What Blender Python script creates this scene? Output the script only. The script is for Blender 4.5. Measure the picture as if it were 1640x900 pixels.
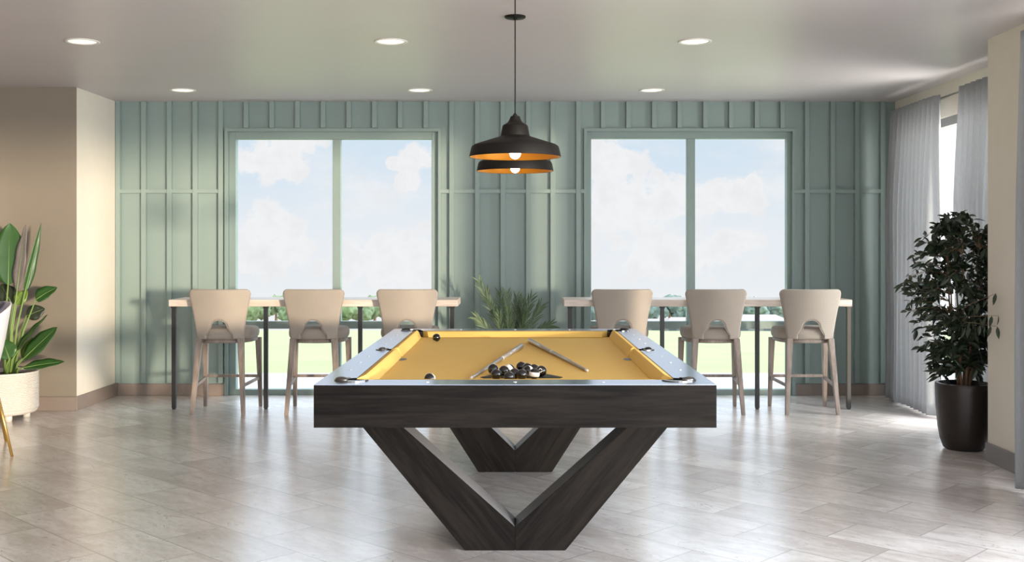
import bpy, bmesh, math, random
from mathutils import Vector, Matrix, Euler, noise
from mathutils.geometry import tessellate_polygon
PI = math.pi
random.seed(7)
scene = bpy.context.scene
for o in list(bpy.data.objects):
    bpy.data.objects.remove(o)

# ------------------------------------------------------------------ camera
F = 1745.0; CX = 825.0; HY = 393.0; EYE = 1.353
cd = bpy.data.cameras.new('camera'); cam = bpy.data.objects.new('camera', cd)
scene.collection.objects.link(cam); scene.camera = cam
cam.location = (0, 0, EYE); cam.rotation_euler = (PI/2, 0, 0)
cd.sensor_fit = 'HORIZONTAL'; cd.sensor_width = 36.0; cd.lens = 36.0*F/1640
cd.shift_x = -5.0/1640; cd.shift_y = -57.0/1640
cd.clip_start = 0.05; cd.clip_end = 600

def W(px, py, d):
    return Vector(((px-CX)*d/F, d, EYE-(py-HY)*d/F))

# ------------------------------------------------------------------ world
def node(nt, t, **kw):
    n = nt.nodes.new(t)
    for k, v in kw.items():
        setattr(n, k, v)
    return n
def math_n(nt, op, a, b=None, c=None, clamp=False):
    n = nt.nodes.new('ShaderNodeMath'); n.operation = op; n.use_clamp = clamp
    for i, v in enumerate((a, b, c)):
        if v is None: continue
        if isinstance(v, (int, float)): n.inputs[i].default_value = v
        else: nt.links.new(v, n.inputs[i])
    return n.outputs[0]
def mixc(nt, fac, a, b, mode='MIX'):
    n = nt.nodes.new('ShaderNodeMix'); n.data_type = 'RGBA'; n.blend_type = mode
    for s, v in ((n.inputs[0], fac), (n.inputs[6], a), (n.inputs[7], b)):
        if isinstance(v, (int, float)): s.default_value = v
        elif isinstance(v, tuple): s.default_value = (v[0], v[1], v[2], 1)
        else: nt.links.new(v, s)
    return n.outputs[2]
def smooth(nt, v, lo, hi, a=0.0, b=1.0):
    n = nt.nodes.new('ShaderNodeMapRange'); n.interpolation_type = 'SMOOTHSTEP'
    n.inputs[1].default_value = lo; n.inputs[2].default_value = hi
    n.inputs[3].default_value = a; n.inputs[4].default_value = b
    nt.links.new(v, n.inputs[0]); return n.outputs[0]

world = bpy.data.worlds.new('sky'); scene.world = world; world.use_nodes = True
nt = world.node_tree; nt.nodes.clear(); L = nt.links
tc = node(nt, 'ShaderNodeTexCoord'); sep = node(nt, 'ShaderNodeSeparateXYZ')
L.new(tc.outputs['Generated'], sep.inputs[0])
X, Y, Z = sep.outputs
ya = math_n(nt, 'MAXIMUM', math_n(nt, 'ABSOLUTE', Y), 0.15)
A = math_n(nt, 'DIVIDE', X, ya); B = math_n(nt, 'DIVIDE', Z, ya)
comb = node(nt, 'ShaderNodeCombineXYZ'); L.new(A, comb.inputs[0]); L.new(B, comb.inputs[1])
nz = node(nt, 'ShaderNodeTexNoise'); nz.inputs['Scale'].default_value = 34; nz.inputs['Detail'].default_value = 9; nz.inputs['Roughness'].default_value = .60
L.new(comb.outputs[0], nz.inputs['Vector'])
nzs = node(nt, 'ShaderNodeTexNoise'); nzs.inputs['Scale'].default_value = 7; nzs.inputs['Detail'].default_value = 5; nzs.inputs['Roughness'].default_value = .6
mp = node(nt, 'ShaderNodeMapping'); mp.inputs['Scale'].default_value = (1, 2.0, 1); mp.inputs['Location'].default_value = (3.1, 1.7, 0)
L.new(comb.outputs[0], mp.inputs[0]); L.new(mp.outputs[0], nzs.inputs['Vector'])
dens = smooth(nt, nzs.outputs[0], .47, .72, 0, .75)
blobs = [(428, 362, 46, 44), (395, 400, 55, 50), (462, 395, 45, 45), (445, 255, 52, 42), (405, 262, 35, 22), (468, 225, 50, 30),
         (668, 252, 30, 22), (640, 262, 26, 12), (655, 290, 22, 22), (975, 262, 60, 40), (1000, 330, 110, 55), (1170, 315, 60, 30), (1080, 320, 90, 40),
         (1200, 300, 30, 26), (640, 420, 130, 55), (1080, 410, 120, 40), (1180, 385, 50, 22)]
for (bx, by, rx, ry) in blobs:
    da = math_n(nt, 'MULTIPLY', math_n(nt, 'SUBTRACT', A, (bx-CX)/F), F/rx)
    db = math_n(nt, 'MULTIPLY', math_n(nt, 'SUBTRACT', B, (HY-by)/F), F/ry)
    r2 = math_n(nt, 'ADD', math_n(nt, 'MULTIPLY', da, da), math_n(nt, 'MULTIPLY', db, db))
    rr = math_n(nt, 'ADD', math_n(nt, 'SQRT', r2), math_n(nt, 'MULTIPLY', math_n(nt, 'SUBTRACT', nz.outputs[0], .5), 3.6))
    s = smooth(nt, rr, .72, 1.15, 1, 0)
    dens = math_n(nt, 'MAXIMUM', dens, s)
low = smooth(nt, B, .0, .09, 1, 0)
blue = mixc(nt, low, (.73, .855, .975), (.90, .94, .985))
shade = smooth(nt, nz.outputs[0], .3, .6, .93, 1.0)
white = mixc(nt, 1.0, (.985, .985, 1.0), shade, 'MULTIPLY')
horizon = smooth(nt, B, -.075, -.02, 1, 0)
sky = mixc(nt, dens, blue, white)
sky = mixc(nt, math_n(nt, 'MULTIPLY', horizon, .8), sky, (1.0, 1.0, 1.0))
ground = smooth(nt, Z, -.25, -.12, 1, 0)
sky = mixc(nt, ground, sky, (.55, .55, .50))
# the sky is brightest on the sun's side (right of and behind the camera)
dt = node(nt, 'ShaderNodeVectorMath'); dt.operation = 'DOT_PRODUCT'
L.new(tc.outputs['Generated'], dt.inputs[0]); dt.inputs[1].default_value = Vector((.80, -.52, .25)).normalized()
glow = smooth(nt, dt.outputs['Value'], -.25, .95, 0, 1)
zen = smooth(nt, Z, .105, .36, 0, 2.3)          # brighter sky overhead than near the horizon
stren = math_n(nt, 'ADD', math_n(nt, 'ADD', math_n(nt, 'MULTIPLY', glow, 1.9), .93), zen)
stren = math_n(nt, 'ADD', stren, smooth(nt, X, .27, .5, 0, 1.6))
bg = node(nt, 'ShaderNodeBackground'); L.new(sky, bg.inputs[0]); L.new(stren, bg.inputs[1])
wo = node(nt, 'ShaderNodeOutputWorld'); L.new(bg.outputs[0], wo.inputs[0])

# ------------------------------------------------------------------ sun, added daylight fill
def sun(direction, strength, color, angle):
    ld = bpy.data.lights.new('sun', 'SUN'); ld.energy = strength; ld.color = color; ld.angle = angle
    o = bpy.data.objects.new('sun', ld); scene.collection.objects.link(o)
    o.rotation_euler = Vector(direction).to_track_quat('-Z', 'Y').to_euler()
    o.location = Vector(direction)*-12
    return o
SUN_DIR = (-.56, .828, -.034)
sun(SUN_DIR, 4.5, (1.0, .83, .62), math.radians(3))
def window_light(name, loc, direction, sx, sy, power, color):
    # added area lamps standing in for daylight from behind and the right
    ld = bpy.data.lights.new(name, 'AREA'); ld.shape = 'RECTANGLE'; ld.size = sx; ld.size_y = sy; ld.energy = power; ld.color = color
    o = bpy.data.objects.new(name, ld); scene.collection.objects.link(o); o.location = loc
    o.rotation_euler = Vector(direction).to_track_quat('-Z', 'Y').to_euler()
window_light('fill_behind', (-1.5, -4.7, 1.35), (0, 1, 0), 9.5, 2.5, 45, (1.0, .97, .93))
window_light('fill_right', (3.9, .8, 1.25), (-1, .45, 0), 9.5, 2.3, 400, (.97, .98, 1.0))
window_light('fill_side', (4.3, 8.0, 1.35), (-1, 0, -.05), 2.4, 2.2, 240, (1.0, .97, .93))
vs = scene.view_settings
vs.view_transform = 'Standard'; vs.look = 'None'; vs.exposure = 0.0; vs.gamma = 1.0
vs.use_curve_mapping = False

# ------------------------------------------------------------------ materials
def lin(r, g, b):
    f = lambda c: (c/255/12.92) if c/255 <= .04045 else ((c/255+.055)/1.055)**2.4
    return (f(r), f(g), f(b))
MATS = {}
def mat(name, rgb, rough=.6, metal=0, spec=.5, coat=0, emis=None, estr=0, noise_amt=.04, noise_scale=8, bump=0, bscale=60, sub=0):
    m = bpy.data.materials.new(name); m.use_nodes = True
    nt = m.node_tree; p = nt.nodes['Principled BSDF']; c = lin(*rgb)
    tc = node(nt, 'ShaderNodeTexCoord'); n = node(nt, 'ShaderNodeTexNoise')
    n.inputs['Scale'].default_value = noise_scale; n.inputs['Detail'].default_value = 4
    nt.links.new(tc.outputs['Object'], n.inputs['Vector'])
    d = tuple(x*(1-noise_amt*2) for x in c); e = tuple(min(1, x*(1+noise_amt*2)) for x in c)
    col = mixc(nt, n.outputs[0], d, e)
    nt.links.new(col, p.inputs['Base Color'])
    p.inputs['Roughness'].default_value = rough; p.inputs['Metallic'].default_value = metal
    p.inputs['Specular IOR Level'].default_value = spec; p.inputs['Coat Weight'].default_value = coat
    if emis:
        p.inputs['Emission Color'].default_value = (*emis, 1); p.inputs['Emission Strength'].default_value = estr
    if bump:
        b = node(nt, 'ShaderNodeTexNoise'); b.inputs['Scale'].default_value = bscale; b.inputs['Detail'].default_value = 3
        nt.links.new(tc.outputs['Object'], b.inputs['Vector'])
        bn = node(nt, 'ShaderNodeBump'); bn.inputs['Strength'].default_value = bump; bn.inputs['Distance'].default_value = .003
        nt.links.new(b.outputs[0], bn.inputs['Height']); nt.links.new(bn.outputs[0], p.inputs['Normal'])
    MATS[name] = m; return m
def wood(name, dark, light, axis='X', rough=.5, spec=.5, scale=1.0, coat=0):
    m = bpy.data.materials.new(name); m.use_nodes = True
    nt = m.node_tree; p = nt.nodes['Principled BSDF']
    tc = node(nt, 'ShaderNodeTexCoord'); mp = node(nt, 'ShaderNodeMapping')
    st = {'X': (1.6, 22, 22), 'Y': (22, 1.6, 22), 'Z': (22, 22, 1.6)}[axis]
    mp.inputs['Scale'].default_value = tuple(s*scale for s in st)
    nt.links.new(tc.outputs['Object'], mp.inputs[0])
    n1 = node(nt, 'ShaderNodeTexNoise'); n1.inputs['Scale'].default_value = 1.0; n1.inputs['Detail'].default_value = 5; n1.inputs['Distortion'].default_value = 1.2
    n2 = node(nt, 'ShaderNodeTexNoise'); n2.inputs['Scale'].default_value = 5.0; n2.inputs['Detail'].default_value = 6; n2.inputs['Roughness'].default_value = .7
    nt.links.new(mp.outputs[0], n1.inputs['Vector']); nt.links.new(mp.outputs[0], n2.inputs['Vector'])
    f = math_n(nt, 'ADD', math_n(nt, 'MULTIPLY', n1.outputs[0], .6), math_n(nt, 'MULTIPLY', n2.outputs[0], .4))
    f = smooth(nt, f, .36, .66)
    nt.links.new(mixc(nt, f, lin(*dark), lin(*light)), p.inputs['Base Color'])
    p.inputs['Roughness'].default_value = rough; p.inputs['Specular IOR Level'].default_value = spec
    bn = node(nt, 'ShaderNodeBump'); bn.inputs['Strength'].default_value = .25; bn.inputs['Distance'].default_value = .001
    nt.links.new(f, bn.inputs['Height']); nt.links.new(bn.outputs[0], p.inputs['Normal'])
    p.inputs['Coat Weight'].default_value = coat; p.inputs['Coat Roughness'].default_value = .28
    MATS[name] = m; return m
def fabric(name, rgb, rgb2, scale=260):
    m = bpy.data.materials.new(name); m.use_nodes = True
    nt = m.node_tree; p = nt.nodes['Principled BSDF']
    tc = node(nt, 'ShaderNodeTexCoord'); w1 = node(nt, 'ShaderNodeTexWave'); w2 = node(nt, 'ShaderNodeTexWave')
    w1.bands_direction = 'X'; w2.bands_direction = 'Z'
    for w in (w1, w2):
        w.inputs['Scale'].default_value = scale/6; w.inputs['Distortion'].default_value = 3; w.inputs['Detail'].default_value = 2
        nt.links.new(tc.outputs['Object'], w.inputs['Vector'])
    n = node(nt, 'ShaderNodeTexNoise'); n.inputs['Scale'].default_value = 5
    nt.links.new(tc.outputs['Object'], n.inputs['Vector'])
    f = math_n(nt, 'ADD', math_n(nt, 'MULTIPLY', w1.outputs['Fac'], .3), math_n(nt, 'MULTIPLY', w2.outputs['Fac'], .3))
    f = math_n(nt, 'ADD', f, math_n(nt, 'MULTIPLY', n.outputs[0], .4))
    nt.links.new(mixc(nt, f, lin(*rgb), lin(*rgb2)), p.inputs['Base Color'])
    p.inputs['Roughness'].default_value = .9; p.inputs['Specular IOR Level'].default_value = .2
    p.inputs['Sheen Weight'].default_value = .15
    MATS[name] = m; return m

def tile_floor():
    m = bpy.data.materials.new('stone_tile'); m.use_nodes = True
    nt = m.node_tree; p = nt.nodes['Principled BSDF']
    tc = node(nt, 'ShaderNodeTexCoord'); mp = node(nt, 'ShaderNodeMapping')
    mp.inputs['Rotation'].default_value = (0, 0, math.radians(44))
    nt.links.new(tc.outputs['Object'], mp.inputs[0])
    b = node(nt, 'ShaderNodeTexBrick'); b.offset = .5
    b.inputs['Scale'].default_value = 1; b.inputs['Brick Width'].default_value = .62; b.inputs['Row Height'].default_value = .31
    b.inputs['Mortar Size'].default_value = .004; b.inputs['Mortar Smooth'].default_value = .3
    b.inputs['Color1'].default_value = (0, 0, 0, 1); b.inputs['Color2'].default_value = (1, 1, 1, 1); b.inputs['Mortar'].default_value = (.5, .5, .5, 1)
    nt.links.new(mp.outputs[0], b.inputs['Vector'])
    # veins, shifted tile by tile
    mp2 = node(nt, 'ShaderNodeMapping'); mp2.inputs['Scale'].default_value = (1.6, 4.6, 1)
    add = node(nt, 'ShaderNodeVectorMath'); add.operation = 'ADD'
    sc = node(nt, 'ShaderNodeVectorMath'); sc.operation = 'SCALE'; sc.inputs['Scale'].default_value = 9
    nt.links.new(b.outputs['Color'], sc.inputs[0]); nt.links.new(mp.outputs[0], add.inputs[0]); nt.links.new(sc.outputs[0], add.inputs[1])
    nt.links.new(add.outputs[0], mp2.inputs[0])
    n1 = node(nt, 'ShaderNodeTexNoise'); n1.inputs['Scale'].default_value = 1.5; n1.inputs['Detail'].default_value = 8; n1.inputs['Roughness'].default_value = .65; n1.inputs['Distortion'].default_value = .6
    nt.links.new(mp2.outputs[0], n1.inputs['Vector'])
    n2 = node(nt, 'ShaderNodeTexNoise'); n2.inputs['Scale'].default_value = 9; n2.inputs['Detail'].default_value = 6; n2.inputs['Roughness'].default_value = .75
    nt.links.new(mp2.outputs[0], n2.inputs['Vector'])
    t = math_n(nt, 'ADD', math_n(nt, 'MULTIPLY', n1.outputs[0], .62), math_n(nt, 'MULTIPLY', n2.outputs[0], .38))
    f = smooth(nt, t, .38, .62)
    c = mixc(nt, f, lin(206, 196, 190), lin(244, 239, 235))
    sepc = node(nt, 'ShaderNodeSeparateColor'); nt.links.new(b.outputs['Color'], sepc.inputs[0])
    tint = mixc(nt, sepc.outputs[0], (.80, .775, .765), (1.06, 1.06, 1.06))
    c = mixc(nt, 1.0, c, tint, 'MULTIPLY')
    # thin dark cracks
    v = node(nt, 'ShaderNodeTexNoise'); v.inputs['Scale'].default_value = 1.2; v.inputs['Detail'].default_value = 5; v.inputs['Distortion'].default_value = 1.5
    nt.links.new(mp2.outputs[0], v.inputs['Vector'])
    dv = math_n(nt, 'ABSOLUTE', math_n(nt, 'SUBTRACT', v.outputs[0], .5))
    crack = smooth(nt, dv, 0, .010, .6, 0)
    msk = smooth(nt, n1.outputs[0], .5, .6)
    c = mixc(nt, math_n(nt, 'MULTIPLY', crack, msk), c, lin(110, 98, 90))
    c = mixc(nt, math_n(nt, 'MULTIPLY', b.outputs['Fac'], .55), c, lin(120, 110, 104))
    nt.links.new(c, p.inputs['Base Color'])
    r = smooth(nt, n2.outputs[0], .3, .7, .27, .36); nt.links.new(r, p.inputs['Roughness'])
    p.inputs['Specular IOR Level'].default_value = .6
    p.inputs['Coat Weight'].default_value = .8; p.inputs['Coat Roughness'].default_value = .22; p.inputs['Coat IOR'].default_value = 1.6
    bn = node(nt, 'ShaderNodeBump'); bn.inputs['Strength'].default_value = .2; bn.inputs['Distance'].default_value = .001
    h = math_n(nt, 'SUBTRACT', math_n(nt, 'MULTIPLY', n1.outputs[0], .08), b.outputs['Fac'])
    nt.links.new(h, bn.inputs['Height']); nt.links.new(bn.outputs[0], p.inputs['Normal'])
    return m
FLOOR = tile_floor()
CEIL = mat('ceiling_paint', (199, 192, 192), rough=.40, noise_amt=.02, noise_scale=1.5, spec=.5)
TEAL = mat('teal_paint', (136, 153, 148), rough=.45, noise_amt=.02, noise_scale=3)
TRIMT = mat('teal_frame_paint', (132, 149, 144), rough=.45, noise_amt=.02)
BEIGE = mat('beige_plaster', (132, 123, 110), rough=.8, noise_amt=.02)
WHITEW = mat('pale_plaster', (226, 219, 205), rough=.7, noise_amt=.02)
BASE = mat('baseboard_paint', (134, 121, 113), rough=.5)
BASEG = mat('baseboard_grey_paint', (132, 128, 128), rough=.5)
DWOOD = wood('black_oak', (8, 7, 7), (28, 25, 23), 'X', rough=.5, spec=.10)
INNER_SHEEN = mat('oak_inner_sheen', (128, 127, 128), rough=.45)  # sheen on the inner faces of the V legs, put into a lighter grey
RAIL = mat('rail_laminate', (172, 179, 198), rough=.17, metal=.9, noise_amt=.02, noise_scale=20)
CLOTH = mat('gold_cloth', (238, 198, 112), rough=.85, spec=.2, noise_amt=.03, noise_scale=300)
BLACK = mat('black_leather', (22, 20, 19), rough=.45)
PLATE = mat('dark_nickel', (120, 118, 116), rough=.25, metal=.9)
SIGHT = mat('pearl', (240, 240, 238), rough=.3)
BALLB = mat('ball_black', (14, 12, 13), rough=.12, coat=.5, noise_amt=.01)
BALLW = mat('ball_white', (235, 232, 226), rough=.12, coat=.5, noise_amt=.01)
CUE = mat('silver_lacquer', (176, 170, 164), rough=.28, metal=.5, noise_amt=.03, noise_scale=30)
CUER = mat('cue_ring', (232, 228, 220), rough=.3)
LAMPB = mat('matte_black_metal', (15, 13, 11), rough=.55, metal=0, spec=.25)
GOLDI = mat('gold_lining', (214, 140, 34), rough=.38, metal=.35)
BULB = mat('bulb_glass', (255, 250, 240), emis=(1.0, .93, .80), estr=7)
DIFF = mat('diffuser', (250, 246, 232), emis=(1.0, .95, .80), estr=.85)
TRIMW = mat('white_trim', (225, 222, 216), rough=.4)
SEATF = fabric('oatmeal_linen', (148, 138, 127), (180, 170, 158))
STOOLW = wood('greyed_ash', (126, 112, 103), (160, 146, 136), 'Z', rough=.5, scale=1.2)
TOPW = wood('pale_oak_top', (196, 180, 166), (222, 208, 196), 'X', rough=.45)
LEGM = mat('graphite_metal', (44, 43, 43), rough=.42, metal=.35)
POTW = mat('ribbed_ceramic', (206, 200, 191), rough=.55)
POTD = mat('dark_bronze_pot', (50, 44, 41), rough=.34, metal=.35, noise_amt=.18, noise_scale=5)
SOIL = mat('soil', (52, 40, 32), rough=.95, bump=.6, bscale=90)
LEAFB = mat('banana_leaf', (46, 82, 36), rough=.38, noise_amt=.14, noise_scale=14)
LEAFD = mat('dark_leaf', (42, 50, 34), rough=.4, noise_amt=.1)
LEAFG = mat('leaf_underside', (112, 106, 104), rough=.6, noise_amt=.12, noise_scale=60)
LEAFY = mat('young_leaf', (96, 122, 40), rough=.4)
RIB = mat('leaf_rib', (112, 140, 74), rough=.5)
FICUS = mat('ficus_leaf', (46, 60, 42), rough=.38, noise_amt=.25, noise_scale=9)
PALM = mat('palm_leaf', (92, 112, 78), rough=.5, noise_amt=.22, noise_scale=8)
BARK = mat('stem_bark', (128, 104, 82), rough=.8, bump=.4)
CURTR = mat('rod_metal', (150, 146, 138), rough=.35, metal=.7)
FIN = mat('finial_paint', (226, 220, 206), rough=.4)
WFRAME = mat('grey_window_frame', (122, 122, 122), rough=.5)
GOLDM = mat('brushed_gold', (214, 176, 104), rough=.28, metal=.85)
VELV = fabric('lavender_velvet', (86, 84, 104), (112, 110, 130))
SHELLW = mat('pale_shell', (226, 222, 222), rough=.5)
TERR = mat('terrace_concrete', (196, 194, 190), rough=.85)
GRASS = mat('lawn', (140, 150, 100), rough=.95, noise_amt=.09, noise_scale=.4)
TREE = mat('tree_crown', (104, 118, 84), rough=.9, noise_amt=.35, noise_scale=1.2)
TREE2 = mat('dark_tree_crown', (92, 108, 100), rough=.9, noise_amt=.3, noise_scale=1.2)
ROOF = mat('pale_roof', (146, 134, 130), rough=.8)
HWALL = mat('house_wall', (138, 134, 132), rough=.8)
HWIN = mat('house_window', (90, 96, 104), rough=.3)
def glass_mat():
    m = bpy.data.materials.new('window_glass'); m.use_nodes = True; nt = m.node_tree; nt.nodes.clear()
    t = node(nt, 'ShaderNodeBsdfTransparent'); t.inputs[0].default_value = (.985, .99, .99, 1)
    g = node(nt, 'ShaderNodeBsdfGlossy'); g.inputs['Roughness'].default_value = .02
    lw = node(nt, 'ShaderNodeLayerWeight'); lw.inputs[0].default_value = .5
    fr = math_n(nt, 'ADD', math_n(nt, 'MULTIPLY', math_n(nt, 'POWER', lw.outputs['Facing'], 5), .3), .0)
    mx = node(nt, 'ShaderNodeMixShader'); nt.links.new(fr, mx.inputs[0]); nt.links.new(t.outputs[0], mx.inputs[1]); nt.links.new(g.outputs[0], mx.inputs[2])
    o = node(nt, 'ShaderNodeOutputMaterial'); nt.links.new(mx.outputs[0], o.inputs[0]); return m
GLASS = glass_mat()
def curtain_mat():
    m = bpy.data.materials.new('sheer_grey_linen'); m.use_nodes = True; nt = m.node_tree; nt.nodes.clear()
    d = node(nt, 'ShaderNodeBsdfDiffuse'); t = node(nt, 'ShaderNodeBsdfTranslucent')
    tc = node(nt, 'ShaderNodeTexCoord'); w = node(nt, 'ShaderNodeTexNoise'); mp = node(nt, 'ShaderNodeMapping')
    mp.inputs['Scale'].default_value = (120, 120, 6); nt.links.new(tc.outputs['Object'], mp.inputs[0]); nt.links.new(mp.outputs[0], w.inputs['Vector'])
    c = mixc(nt, w.outputs[0], lin(156, 158, 160), lin(188, 190, 192))
    nt.links.new(c, d.inputs[0]); nt.links.new(c, t.inputs[0])
    mx = node(nt, 'ShaderNodeMixShader'); mx.inputs[0].default_value = .32
    nt.links.new(d.outputs[0], mx.inputs[1]); nt.links.new(t.outputs[0], mx.inputs[2])
    tr = node(nt, 'ShaderNodeBsdfTransparent'); m2 = node(nt, 'ShaderNodeMixShader'); m2.inputs[0].default_value = .12
    nt.links.new(mx.outputs[0], m2.inputs[1]); nt.links.new(tr.outputs[0], m2.inputs[2])
    o = node(nt, 'ShaderNodeOutputMaterial'); nt.links.new(m2.outputs[0], o.inputs[0]); return m
CURT = curtain_mat()

# ------------------------------------------------------------------ helpers
col = scene.collection
def obj(name, bm, m, parent=None, smooth_=False, loc=None):
    me = bpy.data.meshes.new(name)
    bmesh.ops.recalc_face_normals(bm, faces=bm.faces)
    bm.to_mesh(me); bm.free()
    for x in (m if isinstance(m, (list, tuple)) else [m]): me.materials.append(x)
    if smooth_:
        for p in me.polygons: p.use_smooth = True
    o = bpy.data.objects.new(name, me); col.objects.link(o)
    if parent: o.parent = parent
    if loc is not None: o.location = loc
    return o
def smooth_by_angle(o, deg=35):
    bm = bmesh.new(); bm.from_mesh(o.data)
    for f in bm.faces: f.smooth = True
    for e in bm.edges:
        if len(e.link_faces) == 2 and e.calc_face_angle(0) > math.radians(deg): e.smooth = False
    bm.to_mesh(o.data); bm.free(); return o
def tag(o, label=None, cat=None, group=None, kind=None):
    if label: o['label'] = label
    if cat: o['category'] = cat
    if group: o['group'] = group
    if kind: o['kind'] = kind
    return o
def empty(name, loc=(0, 0, 0), rz=0):
    o = bpy.data.objects.new(name, None); col.objects.link(o); o.location = loc; o.rotation_euler = (0, 0, rz)
    o.empty_display_size = .1; return o
def copy_tree(o, parent=None):
    c = o.copy(); col.objects.link(c); c.parent = parent
    for ch in list(o.children): copy_tree(ch, c)
    return c
def box(bm, x0, x1, y0, y1, z0, z1, bev=0, seg=2, mi=0):
    vs = [bm.verts.new(p) for p in ((x0,y0,z0),(x1,y0,z0),(x1,y1,z0),(x0,y1,z0),(x0,y0,z1),(x1,y0,z1),(x1,y1,z1),(x0,y1,z1))]
    fs = [bm.faces.new([vs[i] for i in q]) for q in ((0,3,2,1),(4,5,6,7),(0,1,5,4),(1,2,6,5),(2,3,7,6),(3,0,4,7))]
    for f in fs: f.material_index = mi
    if bev:
        es = list({e for f in fs for e in f.edges})
        bmesh.ops.bevel(bm, geom=es, offset=bev, segments=seg, affect='EDGES', profile=.5)
    return bm
def bx(*a, **k):
    bm = bmesh.new(); return box(bm, *a, **k)
def hexa(bm, bot, top, bev=0):
    v = [bm.verts.new(p) for p in bot] + [bm.verts.new(p) for p in top]
    n = len(bot); fs = [bm.faces.new(v[:n][::-1]), bm.faces.new(v[n:])]
    for i in range(n): fs.append(bm.faces.new((v[i], v[(i+1) % n], v[n+(i+1) % n], v[n+i])))
    if bev:
        bmesh.ops.bevel(bm, geom=list({e for f in fs for e in f.edges}), offset=bev, segments=2, affect='EDGES')
    return bm
def lathe(bm, prof, seg=48, cx=0, cy=0, mi=0, close=True):
    rings = []
    for r, z in prof:
        if r < 1e-6: rings.append([bm.verts.new((cx, cy, z))])
        else: rings.append([bm.verts.new((cx+r*math.cos(2*PI*i/seg), cy+r*math.sin(2*PI*i/seg), z)) for i in range(seg)])
    for a, b in zip(rings[:-1], rings[1:]):
        for i in range(seg):
            j = (i+1) % seg
            if len(a) == 1 and len(b) == 1: break
            if len(a) == 1: f = bm.faces.new((a[0], b[i], b[j]))
            elif len(b) == 1: f = bm.faces.new((a[i], a[j], b[0]))
            else: f = bm.faces.new((a[i], a[j], b[j], b[i]))
            f.material_index = mi
    return bm
def tube(bm, pts, rads, seg=10, cap=True, mi=0):
    pts = [Vector(p) for p in pts]
    if not isinstance(rads, (list, tuple)): rads = [rads]*len(pts)
    rings = []; up = None
    for i, p in enumerate(pts):
        t = (pts[min(i+1, len(pts)-1)] - pts[max(i-1, 0)]).normalized()
        if up is None:
            up = Vector((0, 0, 1)) if abs(t.z) < .9 else Vector((1, 0, 0))
        a = t.cross(up).normalized(); b = a.cross(t).normalized(); up = b
        rings.append([bm.verts.new(p + (a*math.cos(2*PI*k/seg)+b*math.sin(2*PI*k/seg))*rads[i]) for k in range(seg)])
    for a, b in zip(rings[:-1], rings[1:]):
        for k in range(seg):
            f = bm.faces.new((a[k], a[(k+1) % seg], b[(k+1) % seg], b[k])); f.material_index = mi
    if cap:
        bm.faces.new(rings[0]); bm.faces.new(rings[-1][::-1])
    return bm
def prism(bm, loops, z0, z1):
    """extrude a 2D region (outer loop, holes) between two heights"""
    vl = [[Vector((p[0], p[1], 0)) for p in l] for l in loops]
    flat = [p for l in vl for p in l]; tris = tessellate_polygon(vl)
    bot = [bm.verts.new((p.x, p.y, z0)) for p in flat]; top = [bm.verts.new((p.x, p.y, z1)) for p in flat]
    for t in tris:
        try:
            bm.faces.new([top[i] for i in t]); bm.faces.new([bot[i] for i in t][::-1])
        except ValueError: pass
    k = 0
    for l in vl:
        n = len(l)
        for i in range(n):
            j = (i+1) % n
            bm.faces.new((bot[k+i], bot[k+j], top[k+j], top[k+i]))
        k += n
    return bm
def struct(name, bm, m, parent=None):
    o = obj(name, bm, m, parent)
    if not parent: o['kind'] = 'structure'
    return o

# ------------------------------------------------------------------ the room
CH = 2.65; FW = 9.84; XL = -3.60; XR = 3.43; LB = 8.94; XC = 2.976; YC = 6.86
WT = .16
struct('floor', bx(-7.2, 3.60, -4.5, FW+WT, -.12, 0), FLOOR)
struct('ceiling', bx(-7.2, 3.60, -4.5, FW+WT, CH, CH+.15), CEIL)

def fx(px): return (px-CX)*FW/F
def fz(py): return EYE-(py-HY)*FW/F
# far wall: paint board with two window openings
O1 = (fx(366), fx(702), 0.0, fz(211)); O2 = (fx(940), fx(1268), 0.0, fz(211))
bm = bmesh.new()
box(bm, XL-.3, O1[0], FW, FW+WT, 0, CH); box(bm, O1[1], O2[0], FW, FW+WT, 0, CH); box(bm, O2[1], XR+.3, FW, FW+WT, 0, CH)
box(bm, O1[0], O1[1], FW, FW+WT, O1[3], CH); box(bm, O2[0], O2[1], FW, FW+WT, O2[3], CH)
struct('wall_back', bm, TEAL)
# battens and the horizontal rail
cents = [191, 232, 273, 314, 355, 395.6, 436.6, 477.5, 518.5, 559.5, 600.5, 641.5, 682.6, 723.6, 764.6, 805.4, 846, 885, 926, 965.5, 1006, 1047, 1087.6, 1128.6, 1170, 1211, 1252, 1291, 1332, 1371, 1412]
def inwin(px): return 360 < px < 708 or 932 < px < 1275
bm = bmesh.new(); hw = 3.8*FW/F; BD = .042
for c in cents:
    z0 = fz(205.5) if inwin(c) else .115
    box(bm, fx(c)-hw, fx(c)+hw, FW-BD, FW, z0, CH, bev=.002, seg=1)
for a, b in ((187, 355), (704, 939), (1271, 1436)):
    xs = [a]+[c for c in cents if a < c < b]+[b]
    for p, q in zip(xs[:-1], xs[1:]):
        x0 = fx(p)+(hw if p in cents else 0); x1 = fx(q)-(hw if q in cents else 0)
        if x1-x0 > .01: box(bm, x0, x1, FW-BD+.004, FW, fz(309.5), fz(303.5))
struct('trim_1', bm, TEAL)
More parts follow.
